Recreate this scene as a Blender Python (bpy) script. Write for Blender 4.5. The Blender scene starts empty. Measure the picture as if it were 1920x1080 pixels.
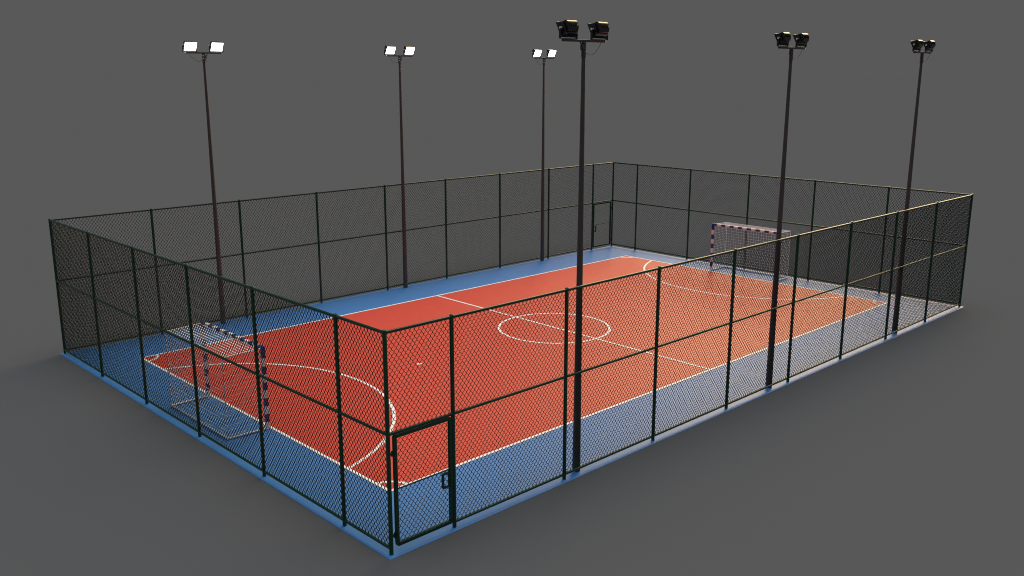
import bpy, bmesh, math, random
from mathutils import Vector, Matrix
random.seed(3)
C = bpy.context.scene.collection
SC = bpy.context.scene
R = math.radians

# ------------------------------------------------------------------ sizes
GATE = 1.4165                 # narrow gate bay of the long sides
BAY = 2.9185                  # every other bay of the long sides
SHORT = 1.4248                # narrow bay of the end fences
EBAY = 2.9166
LX = GATE + 8 * BAY           # 24.76
LY = SHORT + 5 * EBAY         # 16.01
H = 4.0
Z_TOP, Z_MID, Z_BOT = 3.955, 2.188, 0.105
R_POST, R_RAIL = 0.038, 0.0285
PX0, PX1, PY0, PY1 = 1.395, 23.455, 1.955, 14.04   # pitch lines (outer edges)
CX, CY = (PX0 + PX1) / 2, (PY0 + PY1) / 2
LINE = 0.08
GROUND_Z = -0.016

# ------------------------------------------------------------------ materials
def mat(name, col, rough=0.5, spec=0.5, metal=0.0, noise=0.0, nscale=20.0, bump=0.0, bscale=200.0):
    m = bpy.data.materials.new(name); m.use_nodes = True
    nt = m.node_tree; b = nt.nodes['Principled BSDF']
    b.inputs['Roughness'].default_value = rough
    b.inputs['Specular IOR Level'].default_value = spec
    b.inputs['Metallic'].default_value = metal
    b.inputs['Base Color'].default_value = (*col, 1)
    if noise or bump:
        tc = nt.nodes.new('ShaderNodeTexCoord')
    if noise:
        n = nt.nodes.new('ShaderNodeTexNoise'); n.inputs['Scale'].default_value = nscale
        n.inputs['Detail'].default_value = 6; n.inputs['Roughness'].default_value = 0.65
        nt.links.new(tc.outputs['Object'], n.inputs['Vector'])
        r = nt.nodes.new('ShaderNodeValToRGB')
        r.color_ramp.elements[0].position = 0.3; r.color_ramp.elements[1].position = 0.7
        r.color_ramp.elements[0].color = (*[c * (1 - noise) for c in col], 1)
        r.color_ramp.elements[1].color = (*[min(1, c * (1 + noise)) for c in col], 1)
        nt.links.new(n.outputs['Fac'], r.inputs['Fac'])
        nt.links.new(r.outputs['Color'], b.inputs['Base Color'])
    if bump:
        n2 = nt.nodes.new('ShaderNodeTexNoise'); n2.inputs['Scale'].default_value = bscale
        n2.inputs['Detail'].default_value = 3
        nt.links.new(tc.outputs['Object'], n2.inputs['Vector'])
        bp = nt.nodes.new('ShaderNodeBump'); bp.inputs['Strength'].default_value = bump
        bp.inputs['Distance'].default_value = 0.004
        nt.links.new(n2.outputs['Fac'], bp.inputs['Height'])
        nt.links.new(bp.outputs['Normal'], b.inputs['Normal'])
    return m

FLOOR_R = 0.46
M = {
    'ground': mat('grey_ground', (0.0783, 0.0865, 0.0998), 1.0, 0.0),
    'blue': mat('blue_court_paint', (0.033, 0.168, 0.46), FLOOR_R, 0.5, noise=0.05, nscale=3.0),
    'red': mat('red_court_paint', (0.52, 0.046, 0.029), FLOOR_R, 0.5, noise=0.05, nscale=3.0),
    'line': mat('white_line_paint', (0.78, 0.80, 0.84), 0.45, 0.5, noise=0.03, nscale=5.0),
    'green': mat('dark_green_powder_coat', (0.003, 0.034, 0.018), 0.25, 0.5, noise=0.10, nscale=9.0),
    'wire': mat('green_coated_wire', (0.003, 0.014, 0.008), 0.45, 0.25, noise=0.08, nscale=9.0),
    'steel': mat('dark_grey_pole_paint', (0.055, 0.050, 0.052), 0.42, 0.5, noise=0.10, nscale=6.0),
    'black': mat('glossy_black_housing', (0.008, 0.008, 0.008), 0.16, 0.6, noise=0.10, nscale=30.0),
    'rubber': mat('black_cable', (0.012, 0.012, 0.012), 0.5, 0.4, noise=0.1, nscale=30.0),
    'chrome': mat('bright_bolt_steel', (0.80, 0.80, 0.81), 0.30, 0.5, 0.3, noise=0.04, nscale=40.0),
    'gwhite': mat('white_goal_paint', (0.78, 0.78, 0.78), 0.35, 0.5, noise=0.03, nscale=8.0),
    'gblue': mat('navy_goal_paint', (0.008, 0.020, 0.17), 0.35, 0.5, noise=0.06, nscale=8.0),
    'net': mat('white_net_cord', (0.78, 0.80, 0.84), 0.8, 0.2, noise=0.04, nscale=30.0),
}
def emit(name, col, s):
    m = bpy.data.materials.new(name); m.use_nodes = True
    nt = m.node_tree; b = nt.nodes['Principled BSDF']
    b.inputs['Base Color'].default_value = (0.8, 0.8, 0.8, 1)
    b.inputs['Emission Color'].default_value = (*col, 1)
    b.inputs['Emission Strength'].default_value = s
    return m
M['lamp'] = emit('lit_lamp_glass', (1.0, 0.98, 0.95), 6.0)

# ------------------------------------------------------------------ mesh helpers
class MB:
    """collects simple shapes and links them as one mesh object"""
    def __init__(self): self.v = []; self.f = []; self.mi = []; self.sm = []
    def add(self, vs, fs, mi=0, smooth=False):
        o = len(self.v); self.v += [tuple(v) for v in vs]
        for f in fs:
            self.f.append(tuple(i + o for i in f)); self.mi.append(mi); self.sm.append(smooth)
    def box(self, x0, x1, y0, y1, z0, z1, mi=0):
        vs = [(x, y, z) for x in (x0, x1) for y in (y0, y1) for z in (z0, z1)]
        self.add(vs, [(0, 1, 3, 2), (4, 6, 7, 5), (0, 4, 5, 1), (2, 3, 7, 6), (0, 2, 6, 4), (1, 5, 7, 3)], mi)
    def tube(self, path, r, sides=12, closed=False, mi=0, smooth=True, caps=True, radii=None):
        P = [Vector(p) for p in path]; n = len(P); rings = []
        def tang(i):
            a = P[i - 1] if (i > 0 or closed) else P[i]
            b = P[(i + 1) % n] if (i < n - 1 or closed) else P[i]
            t1 = (P[i] - a); t2 = (b - P[i])
            t = (t1.normalized() if t1.length else Vector()) + (t2.normalized() if t2.length else Vector())
            return t.normalized()
        t0 = tang(0)
        nrm = t0.orthogonal().normalized()
        if abs(t0.z) < 0.9: nrm = (Vector((0, 0, 1)) - t0 * t0.z).normalized()
        elif abs(t0.x) < 0.9: nrm = (Vector((1, 0, 0)) - t0 * t0.x).normalized()
        prev = t0
        for i in range(n):
            t = tang(i)
            q = prev.rotation_difference(t); nrm = q @ nrm; nrm = (nrm - t * nrm.dot(t)).normalized(); prev = t
            bi = t.cross(nrm)
            rr = radii[i] if radii else r
            # keep the section width at a mitred corner
            a = P[i - 1] if (i > 0 or closed) else None
            k = 1.0
            rings.append([P[i] + (nrm * math.cos(2 * math.pi * (j + .5) / sides) + bi * math.sin(2 * math.pi * (j + .5) / sides)) * rr * k for j in range(sides)])
        vs = [v for ring in rings for v in ring]; fs = []
        m = n if closed else n - 1
        for i in range(m):
            a = i * sides; b = ((i + 1) % n) * sides
            for j in range(sides):
                fs.append((a + j, a + (j + 1) % sides, b + (j + 1) % sides, b + j))
        self.add(vs, fs, mi, smooth)
        if caps and not closed:
            self.add(rings[0], [tuple(reversed(range(sides)))], mi)
            self.add(rings[-1], [tuple(range(sides))], mi)
    def build(self, name, mats, parent=None, loc=None):
        me = bpy.data.meshes.new(name)
        me.from_pydata(self.v, [], self.f)
        for m in (mats if isinstance(mats, (list, tuple)) else [mats]): me.materials.append(m)
        me.polygons.foreach_set('material_index', self.mi)
        me.polygons.foreach_set('use_smooth', self.sm)
        me.update()
        return link(name, me, parent, loc)
def link(name, me, parent=None, loc=None):
    o = bpy.data.objects.new(name, me); C.objects.link(o)
    if parent: o.parent = parent
    if loc: o.location = loc
    return o
def thing(name, label, cat, loc=(0, 0, 0), rotz=0.0, group=None):
    o = bpy.data.objects.new(name, None); C.objects.link(o)
    o.location = loc; o.rotation_euler = (0, 0, rotz); o.empty_display_size = 0.3
    o['label'] = label; o['category'] = cat
    if group: o['group'] = group
    return o
def dup(root, loc, rotz, label):
    kids = {}
    for o in list(C.objects):
        if o.parent: kids.setdefault(o.parent.name, []).append(o)
    def rec(src, par):
        c = src.copy(); C.objects.link(c)
        if par: c.parent = par
        for k in kids.get(src.name, []): rec(k, c)
        return c
    r = rec(root, None); r.location = loc; r.rotation_euler = (0, 0, rotz); r['label'] = label
    return r
def structure(o, label):
    o['kind'] = 'structure'; o['label'] = label
    return o
def bevel(o, w, seg=3):
    b = o.modifiers.new('edge', 'BEVEL'); b.width = w; b.segments = seg; b.limit_method = 'ANGLE'; b.angle_limit = R(40)

# ------------------------------------------------------------------ ground and court
g = MB()
rs = [14, 60, 300, 2000, 30000]
mx, my = LX / 2, LY / 2
vs = []; fs = []
for r in rs: vs += [(mx - r - 6, my - r, GROUND_Z), (mx + r + 6, my - r, GROUND_Z), (mx + r + 6, my + r, GROUND_Z), (mx - r - 6, my + r, GROUND_Z)]
fs.append((0, 1, 2, 3))
for k in range(len(rs) - 1):
    a, b = 4 * k, 4 * k + 4
    for j in range(4): fs.append((b + j, b + (j + 1) % 4, a + (j + 1) % 4, a + j))
g.add(vs, fs)
structure(g.build('ground', M['ground']), 'plain smooth grey ground running out to the horizon')

court = MB()
E0 = 0.118
# slab with a rounded top edge: stacked outlines
prof = [(0.0, GROUND_Z - 0.05), (0.0, -0.0155)] + [(0.05 * (1 - math.cos(a)), -0.0155 + 0.0155 * math.sin(a)) for a in [R(15 * k) for k in range(1, 7)]]
vs = []; fs = []
for ins, z in prof:
    a = -E0 + ins
    vs += [(a, a, z), (LX - a, a, z), (LX - a, LY - a, z), (a, LY - a, z)]
for k in range(len(prof) - 1):
    for j in range(4):
        fs.append((4 * k + j, 4 * k + (j + 1) % 4, 4 * k + 4 + (j + 1) % 4, 4 * k + 4 + j))
court_fs = fs
for j in range(4):                       # each side strip smooth on its own, corners stay crisp
    sv = [vs[4 * k + jj] for k in range(len(prof)) for jj in (j, (j + 1) % 4)]
    court.add(sv, [(2 * k, 2 * k + 1, 2 * k + 3, 2 * k + 2) for k in range(len(prof) - 1)], 0, True)
court.add(vs[-4:], [(0, 1, 2, 3)])
court_o = structure(court.build('court', M['blue']), 'blue rimmed sports court slab with red pitch and white markings')
q = MB(); q.add([(PX0, PY0, .004), (PX1, PY0, .004), (PX1, PY1, .004), (PX0, PY1, .004)], [(0, 1, 2, 3)])
q.build('playing_surface', M['red'], court_o)
ZL = 0.008
def quadstrip(mb, inner, outer, closed=False, z=ZL):
    n = len(inner); vs = [(p[0], p[1], z) for p in inner] + [(p[0], p[1], z) for p in outer]
    m = n if closed else n - 1
    mb.add(vs, [(i, n + i, n + (i + 1) % n, (i + 1) % n) for i in range(m)])
b = MB()
quadstrip(b, [(PX0 + LINE, PY0 + LINE), (PX1 - LINE, PY0 + LINE), (PX1 - LINE, PY1 - LINE), (PX0 + LINE, PY1 - LINE)],
          [(PX0, PY0), (PX1, PY0), (PX1, PY1), (PX0, PY1)], True)
b.build('boundary_line', M['line'], court_o)
def arc(mb, cx, cy, r0, r1, a0, a1, n, z=ZL):
    A = [a0 + (a1 - a0) * i / n for i in range(n + 1)]
    quadstrip(mb, [(cx + r0 * math.cos(a), cy + r0 * math.sin(a)) for a in A], [(cx + r1 * math.cos(a), cy + r1 * math.sin(a)) for a in A], False, z)
b = MB(); arc(b, CX, CY, 1.75, 1.83, 0, 2 * math.pi, 72); b.build('centre_circle', M['line'], court_o)
b = MB()
b.add([(CX - LINE / 2, PY0 + LINE, ZL + .003), (CX + LINE / 2, PY0 + LINE, ZL + .003), (CX + LINE / 2, PY1 - LINE, ZL + .003), (CX - LINE / 2, PY1 - LINE, ZL + .003)], [(0, 1, 2, 3)])
b.build('halfway_line', M['line'], court_o)
for s, ex in ((1, PX0), (-1, PX1)):
    b = MB(); ro, off = 4.77, 1.28
    th = math.acos((off + LINE) / ro) - 0.002
    base = 0 if s > 0 else math.pi
    arc(b, ex - s * off, CY, ro - LINE, ro, base - th, base + th, 60)
    b.build('penalty_arc', M['line'], court_o)
    b = MB(); pc = [(ex + s * 5.5 + .075 * math.cos(a), CY + .075 * math.sin(a), ZL) for a in [2 * math.pi * i / 20 for i in range(20)]]
    b.add(pc, [tuple(range(20))]); b.build('penalty_spot', M['line'], court_o)
    for t, ey in ((1, PY0), (-1, PY1)):
        b = MB(); a0 = math.atan2(t, s)
        arc(b, ex, ey, .50 - LINE + .03, .53, a0 - R(45) + .16, a0 + R(45) - .16, 12)
        b.build('corner_arc', M['line'], court_o)

# ------------------------------------------------------------------ chain link mesh
PITCH_X, PITCH_Z, R_WIRE = 0.0965, 0.121, 0.0070
def chain_mesh(name, w, z0, z1):
    n = max(2, round(w / (PITCH_X / 2))); a = w / n
    m = max(2, round((z1 - z0) / (PITCH_Z / 2))); bz = (z1 - z0) / m
    vs = []; fs = []; r = R_WIRE; S = 4
    for i in range(n):
        rings = 0
        for k in range(m + 1):
            side = (k + i) % 2                       # 0: left extreme, 1: right extreme
            x = (i + side) * a + (.35 * r if side else -.35 * r); y = (0.35 * r if side else -0.35 * r)
            for dz in (-.15, .15):                   # short upright run where neighbouring wires hook together
                z = min(z1, max(z0, z0 + (k + dz) * bz))
                if (k == 0 and dz < 0) or (k == m and dz > 0): continue
                rings += 1
                for c, sn in ((1, 0), (0, 1), (-1, 0), (0, -1)): vs.append((x + c * r * 1.15, y + sn * r, z))
        o = len(vs) - rings * S
        for k in range(rings - 1):
            for j in range(S):
                p = o + k * S
                fs.append((p + j, p + (j + 1) % S, p + S + (j + 1) % S, p + S + j))
    me = bpy.data.meshes.new(name); me.from_pydata(vs, [], fs); me.materials.append(M['wire'])
    me.polygons.foreach_set('use_smooth', [True] * len(fs)); me.update()
    return me
MESH = {
    'bay': chain_mesh('mesh_panel', BAY - 2 * R_POST, Z_BOT, Z_TOP),
    'end_bay': chain_mesh('mesh_panel', EBAY - 2 * R_POST, Z_BOT, Z_TOP),
    'short': chain_mesh('mesh_panel', SHORT - 2 * R_POST, Z_BOT, Z_TOP),
    'over_gate': chain_mesh('mesh_panel', GATE - 2 * R_POST, Z_MID, Z_TOP),
    'gate': chain_mesh('gate_mesh', 1.15, 0.165, 2.08),
}
pm = MB()
pm.tube([(0, 0, 0), (0, 0, H - .012), (0, 0, H - .003), (0, 0, H)], R_POST, 16, radii=[R_POST, R_POST, R_POST * .93, R_POST * .72])
post_me = pm.build('post', M['green']).data
bpy.data.objects.remove(bpy.data.objects['post'])

def rail(par, name, x0, x1, z):
    m = MB(); m.tube([(x0, 0, z), (x1, 0, z)], R_RAIL, 14); return m.build(name, M['green'], par)
def fence(label, loc, rot, first, n, bay, kind, gate, ends):
    """local x runs along the fence from its narrow bay"""
    t = thing('chain_link_fence', label, 'fence', loc, rot, 'chain link fences around the court')
    xs = [0.0] + [first + i * bay for i in range(n + 1)]
    for i, x in enumerate(xs):
        if (i in (0, len(xs) - 1)) and not ends: continue
        link('post', post_me, t, (x, 0, 0))
    e = R_POST * .9
    for i in range(len(xs) - 1):
        a, b = xs[i] + e, xs[i + 1] - e
        rail(t, 'top_rail', a, b, Z_TOP); rail(t, 'middle_rail', a, b, Z_MID)
        if not (i == 0 and gate): rail(t, 'bottom_rail', a, b, Z_BOT)
        k = ('over_gate' if gate else 'short') if i == 0 else kind
        link('mesh_panel', MESH[k], t, (xs[i] + R_POST, 0, 0))
    return t
fence('long chain link fence along the near sideline, with a gate at the nearest corner', (0, 0, 0), 0, GATE, 8, BAY, 'bay', True, True)
fence('long dark green chain link fence along the far sideline, behind the lit floodlight poles', (LX, LY, 0), math.pi, GATE, 8, BAY, 'bay', True, True)
# end fences: local +x along +y (near end, from the near corner) / -y (far end)
fence('short end fence of green chain link right behind the net of the nearer goal', (0, 0, 0), R(90), SHORT, 5, EBAY, 'end_bay', False, False)
fence('short end fence of green chain link behind the farther, pink tinted goal', (LX, LY, 0), R(-90), SHORT, 5, EBAY, 'end_bay', False, False)

# ------------------------------------------------------------------ gates
def rounded_rect(x0, x1, z0, z1, r, y=0.0, n=4):
    pts = []
    for cx, cz, a in ((x1 - r, z0 + r, -90), (x1 - r, z1 - r, 0), (x0 + r, z1 - r, 90), (x0 + r, z0 + r, 180)):
        for k in range(n + 1):
            t = R(a + 90 * k / n); pts.append((cx + r * math.cos(t), y, cz + r * math.sin(t)))
    return pts
def make_gate(label, loc, rot):
    t = thing('gate', label, 'gate', loc, rot, 'gates in the long fences')
    m = MB(); m.tube(rounded_rect(0.135, 1.343, 0.138, 2.122, 0.02), 0.041, 4, True, smooth=False); m.build('gate_frame', M['green'], t)
    m = MB(); m.tube([(0.15, 0, 1.165), (1.335, 0, 1.165)], 0.012, 8); m.build('crossbar', M['green'], t)
    link('gate_mesh', MESH['gate'], t, (0.16, 0, 0))
    m = MB(); m.tube(rounded_rect(1.165, 1.31, 0.845, 1.105, 0.012, 0.0), 0.026, 4, True, smooth=False)
    h = m.build('handle', M['green'], t)
    for z in (0.33, 1.83):
        m = MB(); m.tube([(0.075, 0, z - .05), (0.075, 0, z + .05)], 0.015, 10); m.box(0.02, .12, -.008, .008, z - .025, z + .025)
        m.build('hinge', M['green'], t)
    return t
make_gate('closed green mesh gate under the narrow bay at the nearest corner of the court', (0, 0, 0), 0)
make_gate('small closed green mesh gate in the most distant corner of the court', (LX, LY, 0), math.pi)

# ------------------------------------------------------------------ goals
def make_goal(label, loc, rot):
    """origin on the goal line at mid goal, +x into the pitch"""
    t = thing('goal', label, 'goal', loc, rot, 'striped goals')
    s = .04; two = [M['gwhite'], M['gblue']]
    for sy in (-1, 1):
        m = MB(); y = sy * 1.50
        for k in range(10):
            z0 = .192 * k; z1 = .192 * (k + 1) if k < 9 else 2.0
            m.box(-s, s, y - s, y + s, z0, z1, k % 2)
        o = m.build('post', two, t)
    m = MB(); m_cuts = [-1.46] + [-1.30 + .2 * k for k in range(14)] + [1.46]
    for k in range(len(m_cuts) - 1):
        m.box(-s, s, m_cuts[k], m_cuts[k + 1], 1.92, 2.0, 1 if k in (0, len(m_cuts) - 2) else (k + 1) % 2 * 0 + (0 if k % 2 else 1))
    m.build('crossbar', two, t)
    d = 0.97; yb = 1.47
    m = MB(); m.tube([(-s, -1.5, .03), (-d, -yb, .03), (-d, yb, .03), (-s, 1.5, .03)], .026, 12); m.build('base_frame', M['gwhite'], t)
    for sy in (-1, 1):
        m = MB(); m.tube([(-s, sy * 1.49, 1.955), (-d, sy * yb, 1.925)], .013, 10); m.build('net_support', M['gwhite'], t)
    # net: roof, back and two sides of square cord mesh
    m = MB()
    x1 = -s - .008; zt = 1.925
    ny = 25
    hw, ht = .0052, .0016                        # flat woven tape, lying in the plane of each panel
    zr = lambda x: zt + .01 * (1 - (x - x1) / (-d - x1))
    for i in range(ny + 1):
        y = -yb + 2 * yb * i / ny
        m.box(-d, x1, y - hw * .5, y + hw * .5, zt - ht, zt + ht)
        m.box(-d - ht, -d + ht, y - hw * .48, y + hw * .48, .05, zt - .006)
    for i in range(9):
        x = x1 + (-d - x1) * i / 9
        m.box(x - hw * 1.7, x + hw * 1.7, -yb, yb, zt - ht * 1.6, zt + ht * 1.6)
        for sy in (-1, 1): m.box(x - hw * .48, x + hw * .48, sy * yb - ht, sy * yb + ht, .05, zt - .006)
    for i in range(1, 17):
        z = zt - (zt - .05) * i / 16.5
        m.box(-d - ht * 1.6, -d + ht * 1.6, -yb, yb, z - hw * .48, z + hw * .48)
        for sy in (-1, 1): m.box(-d, x1, sy * yb - ht * 1.6, sy * yb + ht * 1.6, z - hw * .48, z + hw * .48)
    for sy in (-1, 1): m.tube([(-d, sy * yb, zt), (-d, sy * yb, .05)], .011, 6)
    m.tube([(-d, -yb, zt), (-d, yb, zt)], .010, 6)
    m.build('net', M['net'], t)
    return t
make_goal('nearer blue and white striped goal, seen from behind through its white net', (1.325, 8.07, .004), 0)
make_goal('farther striped goal, pink tinted, its open front facing the camera', (PX1 + .03, 8.03, .004), math.pi)

# ------------------------------------------------------------------ floodlight poles
ZB = 8.63
def make_pole(label, loc, rot):
    """lamps face local +y"""
    t = thing('floodlight_pole', label, 'floodlight', loc, rot, 'twin lamp floodlight poles along the sidelines')
    m = MB(); m.tube([(0, 0, 0), (0, 0, .02), (0, 0, ZB - .02)], .08, 20, radii=[.086, .085, .036]); m.build('pole', M['steel'], t)
    m = MB(); m.tube([(0, 0, ZB - .30), (0, 0, ZB - .03)], .047, 18)
    m.tube([(0, 0, ZB - .12), (-.07, -.02, ZB - .12)], .014, 8); m.box(-.09, -.055, -.05, .01, ZB - .17, ZB - .07)
    cl = m.build('pole_clamp', M['steel'], t); bevel(cl, .006, 2)
    for z in (ZB - .17, ZB - .09):
        m = MB(); m.tube([(.03, .035, z), (.045, .055, z)], .015, 8); m.build('bolt', M['chrome'], cl)
    m = MB(); m.box(-.58, .58, -.03, .03, ZB - .022, ZB + .024)
    cb = m.build('crossbar', M['steel'], t); bevel(cb, .008, 2)
    for y in (-.020, .020):
        m = MB(); m.tube([(.585, y, ZB - .002), (.612, y, ZB - .002)], .016, 8); m.build('bolt', M['chrome'], cb)
    m = MB(); pts = []
    for k in range(15):
        u = k / 14; pts.append((.45 - .41 * u, -.04, ZB - .02 - .20 * math.sin(math.pi * .5 * u) - .07 * math.sin(math.pi * u)))
    m.tube(pts, .0045, 8); m.build('cable', M['rubber'], t)
    m = MB(); m.tube([(-.14, -.03, ZB - .02), (-.12, -.05, ZB - .08), (-.085, -.05, ZB - .15), (-.088, -.05, ZB - .28)], .010, 8); m.build('cable', M['rubber'], t)
    for sx in (-1, 1):
        hx = sx * .43; hz = ZB + .215; th = R(-27); K = .80
        rot_m = Matrix.Translation((hx, 0, hz)) @ Matrix.Rotation(th, 4, 'X') @ Matrix.Scale(K, 4)
        def place(o): o.matrix_local = rot_m
        # housing: front frame, tapered body, rounded back box, cooling fins
        m = MB()
        W, Hh = .26, .195
        m.box(-W, W, .055, .085, -Hh, Hh)
        sec = [(.055, .235, .165, 0), (-.02, .215, .150, 0), (-.06, .19, .14, .0)]
        for (ya, wa, ha, _), (yb_, wb, hb, _) in zip(sec[:-1], sec[1:]):
            va = [(-wa, ya, -ha), (wa, ya, -ha), (wa, ya, ha), (-wa, ya, ha)]; vb = [(-wb, yb_, -hb), (wb, yb_, -hb), (wb, yb_, hb), (-wb, yb_, hb)]
            m.add(va + vb, [(j, (j + 1) % 4, 4 + (j + 1) % 4, 4 + j) for j in range(4)])
        m.add([(-.19, -.06, -.14), (.19, -.06, -.14), (.19, -.06, .14), (-.19, -.06, .14)], [(0, 1, 2, 3)])
        hs = m.build('floodlight', M['black'], t); place(hs); bevel(hs, .010, 2)
        # rounded driver box at the back (axis along x)
        m = MB(); prof = [(-.058, .135), (-.10, .135)] + [(-.10 - .085 * math.sin(a), .05 + .085 * math.cos(a)) for a in [R(18 * k) for k in range(1, 6)]] + [(-.165, -.06), (-.11, -.125), (-.058, -.125)]
        n = len(prof); xa, xb = -.165, .165
        va = [(xa, y, z) for y, z in prof]; vb = [(xb, y, z) for y, z in prof]
        m.add(va + vb, [(j, (j + 1) % n, n + (j + 1) % n, n + j) for j in range(n)], 0, True)
        m.add(va, [tuple(range(n))]); m.add(vb, [tuple(reversed(range(n)))])
        for k in range(5):
            x = -.12 + .06 * k
            m.box(x - .005, x + .005, -.190, -.150, -.05, .06)
        for x in (-.205, .205):
            m.box(x - .012, x + .012, -.075, .03, -.09, .10)
        dv = m.build('driver_box', M['black'], hs); bevel(dv, .006, 2)
        m = MB(); m.box(-W + .026, W - .026, .083, .091, -Hh + .026, Hh - .026)
        m.build('lamp_glass', M['lamp'], hs)
        for x in (-1, 1):
            m = MB(); m.tube([(x * .295, -.01, 0), (x * .24, -.01, 0)], .026, 10); m.build('bolt', M['chrome'], hs)
        # U bracket standing on the bar
        m = MB()
        for x in (-1, 1):
            m.box(hx + x * .222 - .005, hx + x * .222 + .005, -.032, .022, ZB + .026, hz + .03)
        m.box(hx - .217, hx + .217, -.03, .02, ZB + .026, ZB + .036)
        br = m.build('bracket', M['black'], t); bevel(br, .003, 1)
    return t
LP = [4.8346, 12.3373, 19.84]
IN = .123
p0 = make_pole('tallest looking floodlight pole, closest to the camera, its black lamp backs towards us', (LP[0], IN, 0), 0)
dup(p0, (LP[1], IN, 0), 0, 'middle pole of the near row, black lamp backs, standing in front of the farther goal')
dup(p0, (LP[2], IN, 0), 0, 'floodlight pole with black lamp backs farthest along the near fence, by the right corner')
dup(p0, (LX - LP[2], LY - IN, 0), math.pi, 'leftmost floodlight pole, its two white lamps lit, rising behind the nearer goal')
dup(p0, (LX - LP[1], LY - IN, 0), math.pi, 'middle pole of the far row, its white lamps lit, near the halfway line')
dup(p0, (LX - LP[0], LY - IN, 0), math.pi, 'floodlight pole with lit white lamps by the far fence, nearest to the distant gate')

# ------------------------------------------------------------------ light
SUN_AZ, SUN_EL = R(15), R(27)
sd = Vector((math.cos(SUN_EL) * math.cos(SUN_AZ), math.cos(SUN_EL) * math.sin(SUN_AZ), math.sin(SUN_EL)))
L = bpy.data.lights.new('sun', 'SUN'); L.energy = 3.0; L.angle = R(46); L.color = (1.0, 0.73, 0.41)
lo = bpy.data.objects.new('sun', L); C.objects.link(lo); lo.rotation_euler = sd.to_track_quat('Z', 'Y').to_euler()

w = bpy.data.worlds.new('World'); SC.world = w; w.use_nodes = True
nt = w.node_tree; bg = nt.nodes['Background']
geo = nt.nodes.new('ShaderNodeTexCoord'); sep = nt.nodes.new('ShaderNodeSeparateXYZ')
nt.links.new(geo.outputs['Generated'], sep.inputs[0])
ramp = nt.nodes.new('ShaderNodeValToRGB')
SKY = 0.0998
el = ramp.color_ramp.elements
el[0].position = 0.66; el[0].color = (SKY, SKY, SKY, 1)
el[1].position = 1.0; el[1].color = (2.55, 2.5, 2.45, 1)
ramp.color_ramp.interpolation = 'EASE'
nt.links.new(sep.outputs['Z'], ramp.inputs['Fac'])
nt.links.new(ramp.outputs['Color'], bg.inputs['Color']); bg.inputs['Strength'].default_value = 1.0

# ------------------------------------------------------------------ camera
cam = bpy.data.cameras.new('camera'); co = bpy.data.objects.new('camera', cam); C.objects.link(co)
YAW, PIT, ROL = 0.80649, -0.23106, 0.0005
fw = Vector((math.cos(PIT) * math.cos(YAW), math.cos(PIT) * math.sin(YAW), math.sin(PIT)))
rt = Vector((math.sin(YAW), -math.cos(YAW), 0)); up = rt.cross(fw)
r2 = rt * math.cos(ROL) + up * math.sin(ROL); u2 = -rt * math.sin(ROL) + up * math.cos(ROL)
co.matrix_world = Matrix(((r2.x, u2.x, -fw.x, -8.40618), (r2.y, u2.y, -fw.y, -11.75435), (r2.z, u2.z, -fw.z, 8.06417), (0, 0, 0, 1)))
cam.sensor_width = 36.0; cam.lens = 36.0 * 1721.736 / 1920
cam.clip_start = 0.1; cam.clip_end = 60000
SC.camera = co
SC.view_settings.view_transform = 'Standard'; SC.view_settings.look = 'None'
SC.view_settings.exposure = 0; SC.view_settings.gamma = 1
SC.cycles.use_denoising = True
SC.cycles.filter_width = 1.05
SC.cycles.max_bounces = 6; SC.cycles.diffuse_bounces = 3; SC.cycles.glossy_bounces = 3
SC.cycles.sample_clamp_indirect = 4.0
